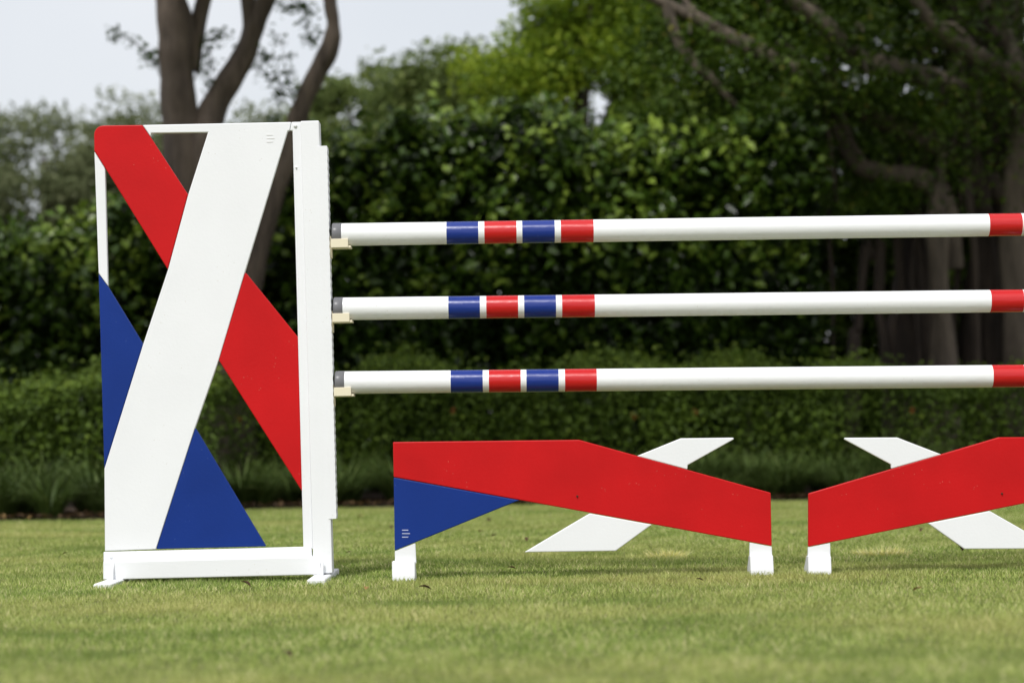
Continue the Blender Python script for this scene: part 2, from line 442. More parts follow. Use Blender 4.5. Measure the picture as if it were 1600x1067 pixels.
# ------------------------------------------------------------------ the jump: wing standard
def tri_plate(name, x0, x1, prof, mat, parent, bevel=0.001):
    """plate between x0 and x1 with an outline prof of (y, z)"""
    n = len(prof)
    v = [(x0, y, z) for y, z in prof] + [(x1, y, z) for y, z in prof]
    f = [tuple(range(n)), tuple(range(2 * n - 1, n - 1, -1))] + [(i, (i + 1) % n, n + (i + 1) % n, n + i) for i in range(n)]
    return mesh_obj(name, v, f, mat, parent, bevel)
def bolt(px, py, Y, r, parent, mat='white'):
    c = at(px, py, Y); V = []; F = []
    S = 12
    for j, (rr, dy) in enumerate([(r * 1.5, 0.0), (r * 1.5, -.0015), (r, -.0016), (r, -.005), (r * .6, -.0075)]):
        for k in range(S):
            a = 2 * math.pi * k / S; V.append((c.x + rr * math.cos(a), c.y + dy, c.z + rr * math.sin(a)))
    for j in range(4):
        for k in range(S): F.append((j * S + k, j * S + (k + 1) % S, (j + 1) * S + (k + 1) % S, (j + 1) * S + k))
    F.append(tuple(range(4 * S, 5 * S)))
    return mesh_obj('bolt', V, F, mat, parent)
def pressed_mark(cx, cy, Y, mat, parent):
    """three short strokes whose right ends follow a curve"""
    V, F = [], []
    for dy, x0, x1, x2 in [(-5.3, -6, 3.6, 4.0), (0, -6, 6.4, 6.4), (5.5, -6, 4.6, 2.8)]:
        k = len(V); h = .72
        for yy in (Y - .0012, Y + .001):
            for x, y in [(cx + x0, cy + dy - h), (cx + x1, cy + dy - h), (cx + x2, cy + dy + h), (cx + x0, cy + dy + h)]:
                p = at(x, y, Y); V.append((p.x, yy, p.z))
        F += [(k, k + 1, k + 2, k + 3), (k + 7, k + 6, k + 5, k + 4)] + [(k + i, k + (i + 1) % 4, k + 4 + (i + 1) % 4, k + 4 + i) for i in range(4)]
    return mesh_obj('pressed_mark', V, F, mat, parent)

bl = at(335, 905, 9.0)
wing = empty('jump_wing', (bl.x, 9.0, gz(bl.x)))
tag(wing, 'tall white wing standard with red and blue diagonal panels beside grey capped pole ends', 'jump standard')
PF, PB = 8.975, 8.999          # panel front and back
G = 0.35                       # joint
board = prism('diagonal_band', [(222.6, 195.6), (455, 190.9), (452.5, 204.5), (449.5, 205), (382, 427), (341.3, 563.5), (304.5, 668.5), (243.5, 857.6), (163.8, 860.6), (163, 732),
                                (223.5, 538), (262.5, 421), (294, 304), (325, 207), (236, 208.3), (235.5, 214)], PF, PB, 'white', wing)
pressed_mark(422.5, 216.6, PF, 'mark_white', board)
corner = [(147.2, 236), (146.8, 211)] + [(161.3 - 14.5 * math.cos(t), 211 - 14.6 * math.sin(t)) for t in (R(18), R(36), R(54), R(72))] + [(161.3, 196.4)]
prism('red_band', corner + [(222, 195.6), (235, 214.5), (292, 302), (293.4, 304), (262, 421), (163.8, 262)], PF, PB, 'red', wing)
prism('red_band', [(382.8, 426), (385, 427.5), (465.6, 527), (472, 767.5), (341.9, 563)], PF, PB, 'red', wing)
prism('frame_stile', [(147.3, 237), (163.2, 262.8), (164.2, 266), (168.6, 447), (154, 427)], PF, PB, 'white', wing)
prism('blue_panel', [(154, 427.8), (168.6, 448), (222, 535.5), (223, 538.5), (162.8, 731)], PF, PB, 'blue', wing)
prism('blue_panel', [(305.2, 668.5), (415.5, 853.2), (244.3, 857.4)], PF, PB, 'blue', wing)
prism('frame_stile', [(455.5, 190.9), (471, 190.6), (489, 857), (474, 857), (457, 204.5), (453, 204.5)], PF - .001, PB, 'white', wing)
prism('bottom_rail', [(161.5, 862), (474.5, 854.2), (487, 857), (487.4, 871), (161.5, 879)], PF - .004, PB + .004, 'white', wing)
post = prism('post', [(469.3, 189.4), (498.2, 188.6), (519.4, 895), (490, 896)], 8.958, 9.046, 'white', wing, bevel=0.004, seg=2)
# slotted cup track on the inner side of the post
tl = []
for i in range(97):
    t = i / 96; x = 511.3 + (525.9 - 511.3) * t; y = 228 + (810 - 228) * t
    tl.append((x - (0.0 if i % 2 else .75), y))
prism('cup_track', [(495.3, 228.4)] + tl + [(512.9, 810.5)], 8.956, 9.03, 'white', wing, bevel=0)
beam = prism('sill_beam', [(161, 877.2), (489, 869.2), (500, 879), (503, 897.5), (161, 905.4)], 8.935, 9.06, 'white', wing, bevel=0.004, seg=2)
for x0, x1, yt in [(145.5, 174, 911.8), (479.5, 508, 904.8)]:
    a, b = at(x0, yt, 8.66), at(x1, yt, 8.66)
    box('foot', a.x, b.x, 8.66, 9.36, gz(a.x) - .004, (a.z + b.z) / 2, 'white', wing, .004)
for xt, yt, xb in [(176.4, 878.5, 174.5), (503.6, 871, 503.2)]:
    a = at(xt, yt, 8.934); f = at(xb, 908, 8.89)
    w = .0045
    zf = f.z - .006
    tri_plate('gusset', a.x - w, a.x + w, [(8.934, a.z), (8.934, zf), (8.885, zf), (8.89, zf + .012)], 'white', wing)
bolt(461.6, 196.8, PF - .001, .0062, wing)
bolt(173.6, 869.6, PF - .004, .0055, wing)
bolt(463, 262, PF - .001, .003, wing)

# ------------------------------------------------------------------ poles and cups
RP = 0.0449
def ring_mesh(P0, d, u, w, stations, S=40, cap0=False, cap1=False, wob=0.0, ph=0.0):
    V, F = [], []
    for t, r in stations:
        for k in range(S):
            a = 2 * math.pi * k / S
            rr = r * (1 + wob * (math.sin(t * 3.1 + ph) * math.cos(a + ph) + .5 * math.sin(t * 8.3 + 2 * a)))
            V.append(P0 + d * t + u * (rr * math.cos(a)) + w * (rr * math.sin(a)))
    for i in range(len(stations) - 1):
        for k in range(S): F.append((i * S + k, i * S + (k + 1) % S, (i + 1) * S + (k + 1) % S, (i + 1) * S + k))
    if cap0: F.append(tuple(range(S)))
    if cap1: F.append(tuple(range((len(stations) - 1) * S, len(stations) * S)))
    return V, F
XMID = None
pole_ends = []
pole_names = ['topmost white pole with red and blue bands resting in the highest cup',
              'middle white pole with red and blue bands between two others',
              'lowest white pole with red and blue bands just above the red panels']
for i, (yl, yr, x0, bands, xr) in enumerate([(367.0, 351.7, 519.3, [(698, 747.5), (757, 807), (816, 866.5), (876, 927)], 1543.5),
                                             (482.7, 470.6, 521.5, [(701, 750), (760, 809.5), (819, 868.5), (878, 929)], 1546),
                                             (597.7, 587.7, 524, [(704.5, 754.5), (764, 813.5), (822.5, 872.5), (882.5, 932)], 1549)]):
    P0 = at(x0, yl, 9.0); Pr = at(xr, yr, 9.0)
    d = (Pr - P0).normalized()
    def tpx(x):   # station along the axis of a photograph column
        return (x - x0) / (xr - x0) * (Pr - P0).length
    inner = bands[-1][1]
    Ltot = tpx(inner) + tpx(xr)
    w = Vector((0, 1, 0)); u = d.cross(w).normalized() * -1
    root = empty('jump_pole', P0)
    tag(root, pole_names[i], 'jump pole', 'jump poles')
    st = [(0.012, RP)] + [(x, RP) for x in np.linspace(.04, Ltot - .04, 70)] + [(Ltot - .012, RP)]
    V, F = ring_mesh(P0, d, u, w, st, wob=.006, ph=i * 1.7); mesh_obj('shaft', V, F, 'pole_white', root, smooth=True)
    bb = [(tpx(a), tpx(b), c) for (a, b), c in zip(bands, ('blue', 'red', 'blue', 'red'))]
    bb += [(Ltot - b, Ltot - a, c) for a, b, c in bb]
    for a, b, c in bb:
        V, F = ring_mesh(P0, d, u, w, [(a, RP)] + [(x, RP * 1.006) for x in [a + .0003, a + .0008, a + .002] + list(np.linspace(a + .01, b - .01, 7)) + [b - .002, b - .0008, b - .0003]] + [(b, RP)], wob=.006, ph=i * 1.7)
        mesh_obj('painted_band', V, F, 'pole_' + c, root, smooth=True)
    cl = tpx(534.3 - 519.3 + x0)
    for e in (0, 1):
        s = [(0.0, RP - .003), (.002, RP + .0004), (.004, RP + .0012), (cl - .001, RP + .0012), (cl, RP)]
        if e: s = [(Ltot - t, r) for t, r in s][::-1]
        V, F = ring_mesh(P0, d, u, w, s, cap0=(e == 0), cap1=(e == 1))
        o = mesh_obj('end_cap', V, F, 'cap', root, smooth=False)
        me = o.data
        for p in me.polygons: p.use_smooth = len(p.vertices) == 4
    pole_ends.append((P0, P0 + d * Ltot, i))

def cup(P, i, sgn, label):
    """moulded cradle under a pole end; P the centre of the end face, sgn +1: pole runs to +X"""
    root = empty('jump_cup', P)
    px = lambda k: P.x + sgn * k * .00255
    cy, cz = P.y, P.z
    ri = RP + .0019
    hw = .0485
    prof = []
    zt = cz - .0205
    a0 = math.asin((zt - cz) / ri)                     # front lip, negative angle
    for k in range(13):
        a = math.pi - a0 + (2 * a0 + math.pi) * k / 12 if False else (math.pi - a0) + k / 12 * (math.pi + 2 * a0)
        prof.append((cy + ri * math.cos(a), cz + ri * math.sin(a)))
    prof += [(cy + hw, zt), (cy + hw - .002, cz - .055), (cy + .02, cz - .0575), (cy - .02, cz - .0575), (cy - hw + .002, cz - .055), (cy - hw, zt)]
    x0, x1 = px(-1.2), px(25.5)
    tri_plate('cradle', min(x0, x1), max(x0, x1), prof, 'ivory', root, bevel=.0012)
    a, b = px(25.0), px(29.5)
    box('end_lip', min(a, b), max(a, b), cy - .040, cy + .040, cz - .0565, cz - .0475, 'ivory', root, .001)
    a, b = px(-5.2), px(-1.0)
    bp = [(cy - .03, cz - .008), (cy + .03, cz - .008), (cy + .032, cz - .06), (cy + .024, cz - .094), (cy - .024, cz - .094), (cy - .032, cz - .06)]
    tri_plate('back_plate', min(a, b), max(a, b), bp, 'ivory', root, bevel=.0015)
    tag(root, label, 'jump cup', 'pole cups')
nm = ['highest', 'middle', 'lowest']
for P0, P1, i in pole_ends:
    cup(P0, i, 1, f'ivory plastic cup holding the grey capped end of the {nm[i]} pole')
    cup(P1, i, -1, f'ivory plastic cup under the far end of the {nm[i]} pole on the second wing')

# second wing at the other end of the poles, a mirrored copy
ax = sum((a.x + b.x) / 2 for a, b, i in pole_ends) / 3
w2 = copy_tree(wing)
w2.scale.x = -1
w2.location.x = 2 * ax - wing.location.x
w2.location.z = gz(w2.location.x)
w2['label'] = 'white wing standard with red and blue panels at the other end of the poles'

# ------------------------------------------------------------------ plank panels
YP = 8.86
def board_foot(px0, px1, leg, blk, parent):
    """leg under the board and a sloping-front block foot"""
    prism('leg', leg, YP + .003, YP + .022, 'white', parent, .002)
    a, b = at(blk[0], blk[1], YP - .02), at(blk[2], blk[1], YP - .02)
    g = gz((a.x + b.x) / 2) - .004
    top = a.z if abs(a.z - b.z) < .001 else (a.z + b.z) / 2
    prof = [(YP - .014, top), (YP + .036, top), (YP + .11, g + .03), (YP + .11, g), (YP - .03, g), (YP - .028, g + .026)]
    tri_plate('foot', a.x, b.x, prof, 'white', parent, .003)
pl = empty('jump_filler', (at(910, 900, YP).x, YP, gz(.3)))
tag(pl, 'low red panel with blue triangle and white diagonal board between two white feet', 'jump filler', 'low panels under the poles')
red = prism('red_board', [(614, 690.4), (905, 687), (1204.3, 769.6), (1206, 852.6), (615, 745)], YP, YP + .02, 'red', pl)
blue = prism('blue_board', [(615, 745.6), (811.5, 781.2), (616.8, 860)], YP, YP + .02, 'blue', pl)
pressed_mark(634.2, 833.2, YP, 'mark_blue', blue)
prism('white_board', [(995.5, 712.3), (1064, 684.6), (1146, 683.6), (1147, 686), (1074.5, 726.5), (1074, 733.2)], YP, YP + .02, 'white', pl)
prism('white_board', [(921.5, 801.7), (1018.5, 819.3), (962, 860.4), (819.5, 862.4)], YP, YP + .02, 'white', pl)
# batten behind holding the boards together
prism('back_batten', [(925, 790), (1010, 795), (1062, 735), (1000, 722)], YP + .021, YP + .04, 'white', pl)
bolt(902, 775, YP, .0028, pl, 'screw')
board_foot(0, 0, [(616.8, 861), (649, 848.2), (650.5, 880), (617.2, 880)], (612.3, 876.5, 648), pl)
board_foot(0, 0, [(1171.3, 847.3), (1206, 853.6), (1206.6, 872), (1171.3, 872)], (1172.2, 867.5, 1208.2), pl)
# mirror copy for the second panel, butted 56 px further on
x_r = at(1204.8, 800, YP).x; x_l2 = at(1262.8, 800, YP).x
mx = (x_r + x_l2) / 2
p2 = copy_tree(pl)
p2.scale.x = -1
p2.location.x = 2 * mx - pl.location.x - 0.006
p2.rotation_euler.y = R(1.6)
p2.location.z = gz(p2.location.x) - 0.001 - math.sin(R(1.15)) * (p2.location.x - x_l2)
p2['label'] = 'low red panel with white diagonal board beside a bright dry grass tuft'

# ------------------------------------------------------------------ planting: strap-leaved clumps
def clump_mesh(seed):
    g = np.random.default_rng(seed); n = 260
    a = g.uniform(0, 6.28, n); r0 = .12 * np.sqrt(g.random(n)); L = g.uniform(.45, .85, n); sp = g.uniform(.3, 1.15, n) ** .7
    V, F = [], []
    seg = 4; rv = []
    for i in range(n):
        dx, dy = math.cos(a[i]), math.sin(a[i]); w = g.uniform(.006, .011)
        sx, sy = -dy * w, dx * w
        for k in range(seg + 1):
            t = k / seg
            h = L[i] * (t - .62 * sp[i] * t * t) * .85; o = L[i] * sp[i] * .85 * t ** 1.5 + r0[i]
            ww = (1 - t) ** .6 * (1 if k else .8)
            for s in (-1, 1):
                V.append((dx * o + s * sx * ww, dy * o + s * sy * ww, max(h, .01)))
            rv += [t * .4 + .5 * ((i * 7919) % 100) / 100] * 2
        b = len(V) - 2 * (seg + 1)
        for k in range(seg):
            F.append((b + 2 * k, b + 2 * k + 1, b + 2 * k + 3, b + 2 * k + 2))
    me_o = tri_mesh('leaves', np.array(V), np.array(F), 'strap', None, rv, smooth=True, shift=False)
    me = me_o.data
    bpy.data.objects.remove(me_o)
    return me
cm = [clump_mesh(s) for s in (1, 2, 3)]
k = 0
for row, y0, step in ((0, 18.36, .46), (1, 18.75, .46), (2, 19.15, .52)):
    x = -6.6 + row * .21
    while x < 6.8:
        xx = x + random.uniform(-.1, .1); yy = y0 + random.uniform(-.2, .16) - .02 * xx + float(bulge(xx))
        if row == 0 and (-2.35 < xx < -1.75 or -1.5 < xx < -.9) and random.random() < .6:
            x += step; continue
        root = empty('strap_leaf_clump', (xx, yy, gz(xx) + .02))
        root.rotation_euler.z = random.uniform(0, 6.28)
        s = random.uniform(.8, 1.12) * (.72 if row == 0 else 1); root.scale = (s, s, s * random.uniform(.85, 1.1))
        o = bpy.data.objects.new('leaves', cm[k % 3]); COL.objects.link(o); o.parent = root
        tag(root, 'dark green arching strap-leaved clump edging the planting bed', 'ornamental grass', 'strap-leaved clumps along the bed')
        k += 1; x += step

# ------------------------------------------------------------------ low flowering shrubs
def shrub_parts(seed):
    g = np.random.default_rng(seed); n = 8000
    th = g.uniform(0, 2 * np.pi, n); u = g.random(n)
    # rounded box: mostly outer shell
    X = g.uniform(-.8, .8, n); Yd = g.uniform(-.62, .55, n); Z = g.uniform(.12, 1.0, n)
    f = g.random(n)
    top = f < .4; front = (f >= .4) & (f < .85)
    hz = 1.10 + .10 * np.sin(X * 4 + seed) + .07 * np.sin(Yd * 7 + seed * 2 + X * 3)
    Z = np.where(top, hz - np.abs(g.normal(0, .07, n)), Z * hz)
    fy = -.6 + .06 * np.sin(X * 6 + seed) + .05 * np.sin(Z * 7)
    Yd = np.where(front, fy + np.abs(g.normal(0, .08, n)), Yd)
    Yd = Yd + np.where(front, .5 * np.clip(Z / 1.15, 0, 1.1) ** 4, 0)
    rndc = np.clip(1 - (Z / 1.2), 0, 1)
    Z = Z - .22 * np.clip(np.abs(Yd) - .42, 0, 1) * 2 * (Z > .9)
    C = np.stack([X, Yd, Z], 1)
    spr = (g.random(n) < .10); C[spr, 2] += g.uniform(0, .16, spr.sum()); C[spr, 1] -= g.uniform(0, .1, spr.sum())
    rv = np.clip(g.beta(2, 2, n) * .75 + .12 * np.sin(X * 9) * np.sin(Z * 8 + seed) + .25 * (Z > .95), 0, 1)  # top leaves coloured lighter, as if lit from above
    a = leaves('foliage', C, g.uniform(.035, .065, n), rv, 'shrub', None, wr=.5, up=.5, out=np.array([0, -.35, .1]), shift=False)
    out = [a.data]
    for i in range(1):
        c = np.array([g.uniform(-.7, .7), -.60, g.uniform(.6, 1.05)])
        b = leaves('flower_head', c + g.normal(0, .012, (14, 3)), np.full(14, .02), g.random(14), 'flower', None, wr=.9, shift=False)
        out.append(b.data); bpy.data.objects.remove(b)
    bpy.data.objects.remove(a)
    return out
sm = [shrub_parts(s) for s in (1, 2, 3)]
x = -7.2; k = 0
while x < 7.6:
    root = empty('flowering_shrub', (x, 20.15 + random.uniform(-.08, .08) + .6 * float(bulge(x + .5)), gz(x)))
    root.scale = (1.0, 1.0, random.uniform(.95, 1.12))
    for nme, me in zip(('foliage', 'flower_head'), sm[k % 3]):
        o = bpy.data.objects.new(nme, me); COL.objects.link(o); o.parent = root
    # a few woody stems
    V, F = tube([(0, 0, 0), (.05, -.05, .4), (.1, -.1, .85)], [.02, .016, .008], sides=6, sub=2)
    tri_mesh('stem', V, F, 'twig', root, shift=False)
    tag(root, 'low clipped small-leaved shrub with a single orange flower head behind the strap-leaved clumps', 'shrub', 'clipped flowering shrubs in a row')
    x += 1.32; k += 1

# ------------------------------------------------------------------ hedges
def hedge(name, x0, x1, y0, y1, h, n, mat, label, leaf=(.08, .17), sprigs=400, zmin=.25, bump=.22):
    root = empty(name, ((x0 + x1) / 2, (y0 + y1) / 2, gz((x0 + x1) / 2)))
    X = rng.uniform(x0, x1, n); Z = rng.uniform(zmin, h, n); f = rng.random(n)
    def surf(X, Z): return y0 + bump * (.5 * np.sin(X * 2.3 + Z * 1.1) + .35 * np.sin(X * 5.1 - Z * 3.7 + 1) + .35 * np.sin(Z * 6.3 + X * 1.9))
    hh = h + .16 * np.sin(X * 1.9 + 2) + .10 * np.sin(X * 4.7) + .07 * np.sin(X * 11)
    Y = rng.uniform(y0, y1, n)
    fr = f < .62; tp = f > .8
    Y = np.where(fr, surf(X, Z) + np.abs(rng.normal(0, .16, n)), Y)
    Z = np.where(tp, hh - np.abs(rng.normal(0, .12, n)), Z * hh / h)
    # round the top front edge
    e = np.clip((Z - (hh - .45)) / .45, 0, 1); Y = np.maximum(Y, y0 + .35 * e * e)
    C = np.stack([X, Y, Z], 1)
    cl = np.sin(X * 4.3 + 2 * np.sin(Z * 2.1)) * np.sin(Z * 5.2 + 1.5 * np.sin(X * 3.1))
    rv = np.clip(rng.beta(1.8, 3, n) + .12 * cl, 0, .82)
    L = rng.uniform(leaf[0], leaf[1], n)
    # young sprigs poking out of face and top, coloured bright like sunlit leaves
    sx = rng.uniform(x0, x1, sprigs); sz = h * rng.beta(2.2, 1.1, sprigs); sy = surf(sx, sz) - .04
    tops = rng.random(sprigs) < .35
    sz = np.where(tops, h + .16 * np.sin(sx * 1.9 + 2) + .1 * np.sin(sx * 4.7) + rng.uniform(-.08, .2, sprigs), sz)
    sy = np.where(tops, rng.uniform(y0 + .2, y1, sprigs), sy)
    m = 8
    off = rng.normal(0, 1, (sprigs, m, 3)) * np.array([.06, .05, .09])
    S = (np.stack([sx, sy, sz], 1)[:, None] + off).reshape(-1, 3)
    rs = np.clip(np.repeat(.6 + .4 * rng.random(sprigs) ** 1.5 - .22 * (sz < h * .55), m) + rng.normal(0, .05, sprigs * m), 0, 1)  # lower sprigs toned darker to imitate shade down the hedge
    C = np.concatenate([C, S]); rv = np.concatenate([rv, rs]); L = np.concatenate([L, rng.uniform(leaf[0], leaf[1], len(S)) * .95])
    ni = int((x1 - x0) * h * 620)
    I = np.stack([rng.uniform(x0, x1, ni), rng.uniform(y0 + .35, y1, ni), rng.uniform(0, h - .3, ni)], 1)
    C = np.concatenate([C, I]); rv = np.concatenate([rv, rng.random(ni) * .2]); L = np.concatenate([L, rng.uniform(.16, .24, ni)])  # filler leaves inside, coloured dark for the shaded gaps
    C[:, 2] += SLOPE * C[:, 0]
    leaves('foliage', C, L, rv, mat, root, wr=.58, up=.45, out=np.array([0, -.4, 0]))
    V, F = [], []
    for i in range(int((x1 - x0) / .35)):
        xx = x0 + .2 + i * .35 + random.uniform(-.1, .1); yy = (y0 + y1) / 2 + random.uniform(-.2, .2)
        a, b = tube([(xx, yy, gz(xx)), (xx + random.uniform(-.1, .1), yy, h * .5), (xx + random.uniform(-.2, .2), yy, h * .9)], [.028, .02, .01], sides=6, sub=2)
        F.append(b + sum(len(q) for q in V)); V.append(a)
    tag(tri_mesh('stems', np.concatenate(V), np.concatenate(F), 'twig', root), kind='stuff')
    tag(root, label, 'hedge')
    return root
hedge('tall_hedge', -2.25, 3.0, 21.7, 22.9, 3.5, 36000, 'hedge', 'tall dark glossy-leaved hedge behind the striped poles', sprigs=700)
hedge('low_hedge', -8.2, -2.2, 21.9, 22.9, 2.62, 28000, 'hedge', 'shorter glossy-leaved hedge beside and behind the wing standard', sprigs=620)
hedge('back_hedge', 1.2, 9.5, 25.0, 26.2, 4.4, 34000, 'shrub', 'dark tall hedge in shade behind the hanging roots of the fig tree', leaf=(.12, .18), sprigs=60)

# ------------------------------------------------------------------ trees
def crown_pts(center, rad, nclump, per, cr, g, shell=.55, low=None):
    c = np.array(center); rad = np.array(rad)
    d = g.normal(size=(nclump, 3)); d = unit(d)
    r = (shell + (1 - shell) * g.random(nclump)) ** .7
    K = c + d * rad * r[:, None]
    if low is not None: K = K[K[:, 2] > low]
    tone = g.uniform(-.18, .18, len(K))
    sz = g.uniform(.6, 1.35, len(K)) * cr
    P = K[:, None] + np.clip(g.normal(size=(len(K), per, 3)), -1.7, 1.7) * sz[:, None, None] * np.array([1, 1, .65])
    rv = np.clip(g.beta(2, 2.4, (len(K), per)) + tone[:, None], 0, 1)
    return P.reshape(-1, 3), rv.ravel(), K
def simple_tree(name, base_px, Y, center_px, rad, nclump, per, cr, leaf, mat, label, group=None, seed=1, extra=()):
    g = np.random.default_rng(seed)
    c = at(*center_px, Y)
    root = empty(name, (c.x + .2, Y, gz(c.x)))
    b = Vector((c.x + .2, Y, gz(c.x)))
    limb('trunk', [b, b + Vector((.08, 0, c.z * .35)), Vector((c.x + .05, Y, c.z * .7)), Vector((c.x, Y, c.z + rad[2] * .4))], [.2, .16, .12, .04], 'bark', root, seed=seed)
    P, rv, K = crown_pts(c, rad, nclump, per, cr, g)
    for (ex, ey, er, en) in extra:
        e = at(ex, ey, Y); a, r2, k2 = crown_pts(e, (er, er, er), en, per, cr, g, shell=.2)
        P = np.concatenate([P, a]); rv = np.concatenate([rv, r2]); K = np.concatenate([K, k2])
    leaves('crown', P, g.uniform(leaf * .7, leaf * 1.3, len(P)), rv, mat, root, wr=.55, up=.35)
    V, F = [], []
    for i in range(0, len(K), max(1, len(K) // 14)):
        t = random.uniform(.45, .85)
        s = b.lerp(Vector((c.x, Y, c.z)), t); e = Vector(K[i])
        a, f = tube([s, s.lerp(e, .5) + Vector((0, 0, .1)), e], [.06, .04, .012], sides=6, sub=3)
        F.append(f + sum(len(q) for q in V)); V.append(a)
    tag(tri_mesh('branches', np.concatenate(V), np.concatenate(F), 'bark', root, smooth=True), kind='stuff')
    tag(root, label, 'tree', group)
    return root
simple_tree('background_tree', None, 36, (70, 300), (1.55, 1.4, 1.45), 75, 150, .24, .12, 'oak', 'rounded olive grey tree far behind the shorter hedge', 'far trees behind the hedges', 21, extra=((150, 330, .9, 30), (0, 380, .9, 30), (110, 400, 1.0, 40)))
simple_tree('background_tree', None, 38, (225, 285), (1.1, 1.2, 1.45), 46, 150, .24, .12, 'oak', 'pale olive tree far behind the red corner of the wing standard', 'far trees behind the hedges', 22, extra=((300, 300, 1.0, 40), (390, 255, .9, 36), (450, 300, 1.1, 36)))
simple_tree('background_tree', None, 34, (575, 225), (1.15, 1.1, 1.15), 80, 150, .2, .12, 'midtree', 'soft green tree far behind the tall hedge beside the bare leaning stem', 'far trees behind the hedges', 23, extra=((640, 200, .7, 25),))
simple_tree('background_tree', None, 31, (700, 190), (1.0, 1.0, .95), 80, 150, .2, .11, 'midtree', 'rounded green tree behind the tall hedge, darker and nearer than its neighbour', 'far trees behind the hedges', 24, extra=((650, 160, .5, 14),))
simple_tree('lime_green_tree', None, 26.5, (900, 150), (1.25, 1.0, 1.15), 40, 420, .25, .085, 'lime', 'bright lime green tree rising above the tall hedge', None, 25, extra=((960, 20, 1.0, 16), (850, 40, .3, 4), (1060, 120, .9, 14), (780, 180, .35, 4), (790, 130, .3, 3)))
simple_tree('background_tree', None, 37, (-260, 280), (2.2, 1.8, 1.9), 90, 150, .3, .16, 'oak', 'olive tree beyond the end of the shorter hedge', 'far trees behind the hedges', 26)

# multi-stemmed tree behind the wing standard
YT = 21.25
def T(x, y, dy=0): return at(x, y, YT + dy)
base = Vector((T(345, 640).x, YT, gz(-2.7)))
mt = empty('multi_stem_tree', base)
limb('trunk', [base, T(343, 600), T(330, 430), T(303, 300), T(283, 190), T(277, 110), T(277, 50), T(262, -20), T(245, -110), T(235, -230)],
     [.36, .30, .26, .24, .185, .165, .165, .135, .11, .07], 'bark', mt, sides=18, sub=6, lump=.07, seed=3)
limb('stem', [T(330, 330, -.05), T(322, 230, -.05), T(332, 178), T(357, 130), T(382, 85), T(398, 40), T(420, -10), T(450, -90), T(480, -200)], [.2, .19, .14, .115, .10, .105, .08, .07, .05], 'bark', mt, sides=16, sub=6, lump=.08, seed=4)
limb('stem', [T(345, 600), T(372, 520), T(398, 420), T(425, 320), T(447, 245), T(469, 170), T(494, 115), T(515, 75), T(521, 40), T(516, 0), T(515, -80), T(530, -200)], [.15, .12, .098, .095, .092, .095, .092, .085, .066, .064, .055, .05], 'bark', mt, sides=16, sub=6, lump=.09, seed=5)
limb('stem', [T(297, 110, .05), T(305, 60, .05), T(316, 10, .05), T(335, -60), T(350, -160)], [.1, .085, .07, .06, .04], 'bark', mt, sides=12, lump=.05, seed=6)
limb('stem', [T(392, 60), T(390, 20), T(385, -20), T(380, -120)], [.08, .07, .065, .04], 'bark', mt, sides=12, lump=.05, seed=7)
tw = []
def twig(pts, r=.006):
    V, F = tube([T(*p) for p in pts], [r] * (len(pts) - 1) + [r * .4], sides=5, sub=3, lump=0)
    tri_mesh('twig', V, F, 'twig', mt, smooth=True)
    n = len(pts)
    for i in range(1, n):
        p = T(*pts[i]); tw.append((p, 44 if i == n - 1 else 26))
twig([(252, 100), (238, 95), (225, 78), (207, 65), (182, 55)])
twig([(305, 60), (318, 66), (330, 60), (348, 54)])
twig([(302, 130), (312, 100), (325, 75), (330, 95), (334, 135)])
twig([(306, 120), (318, 110), (330, 128), (335, 140)])
twig([(385, 110), (400, 108), (425, 122), (440, 130), (457, 142)])
twig([(398, 80), (408, 88), (415, 92)])
twig([(440, 130), (434, 145), (438, 152)])
twig([(425, 0), (440, 8), (455, 12), (470, 5), (480, 15)])
twig([(470, -5), (478, 30), (485, 55), (487, 62)], .004)
twig([(418, 45), (436, 60), (444, 90), (446, 115)], .003)
twig([(250, 120), (243, 100), (240, 90)])
C = []; g = np.random.default_rng(8)
for p, m in tw: C.append(np.array(p) + g.normal(0, 1, (m, 3)) * np.array([.05, .05, .04]))
C = np.concatenate(C)
leaves('twig_leaves', C, g.uniform(.04, .075, len(C)), g.random(len(C)) * .6, 'fig', mt, wr=.45)
P, rv, K = crown_pts((-2.8, 16.5, 7.2), (5.2, 1.7, 1.3), 320, 80, .36, g, shell=.1, low=5.6)  # out-of-view crown, set well forward of the stems to shade the hedge
leaves('crown', P, g.uniform(.11, .16, len(P)), rv, 'fig', mt, wr=.6)
V, F = [], []
for i in range(0, len(K), 9):
    s = Vector(random.choice([T(245, -110), T(480, -200), T(530, -200), T(350, -160)])); e = Vector(K[i])
    a, f = tube([s, s.lerp(e, .5) + Vector((0, 0, .25)), e], [.05, .035, .012], sides=6, sub=3)
    F.append(f + sum(len(q) for q in V)); V.append(a)
tag(tri_mesh('branches', np.concatenate(V), np.concatenate(F), 'bark', mt, smooth=True), kind='stuff')
tag(mt, 'multi-stemmed brown tree with bare stems rising behind the wing standard', 'tree')

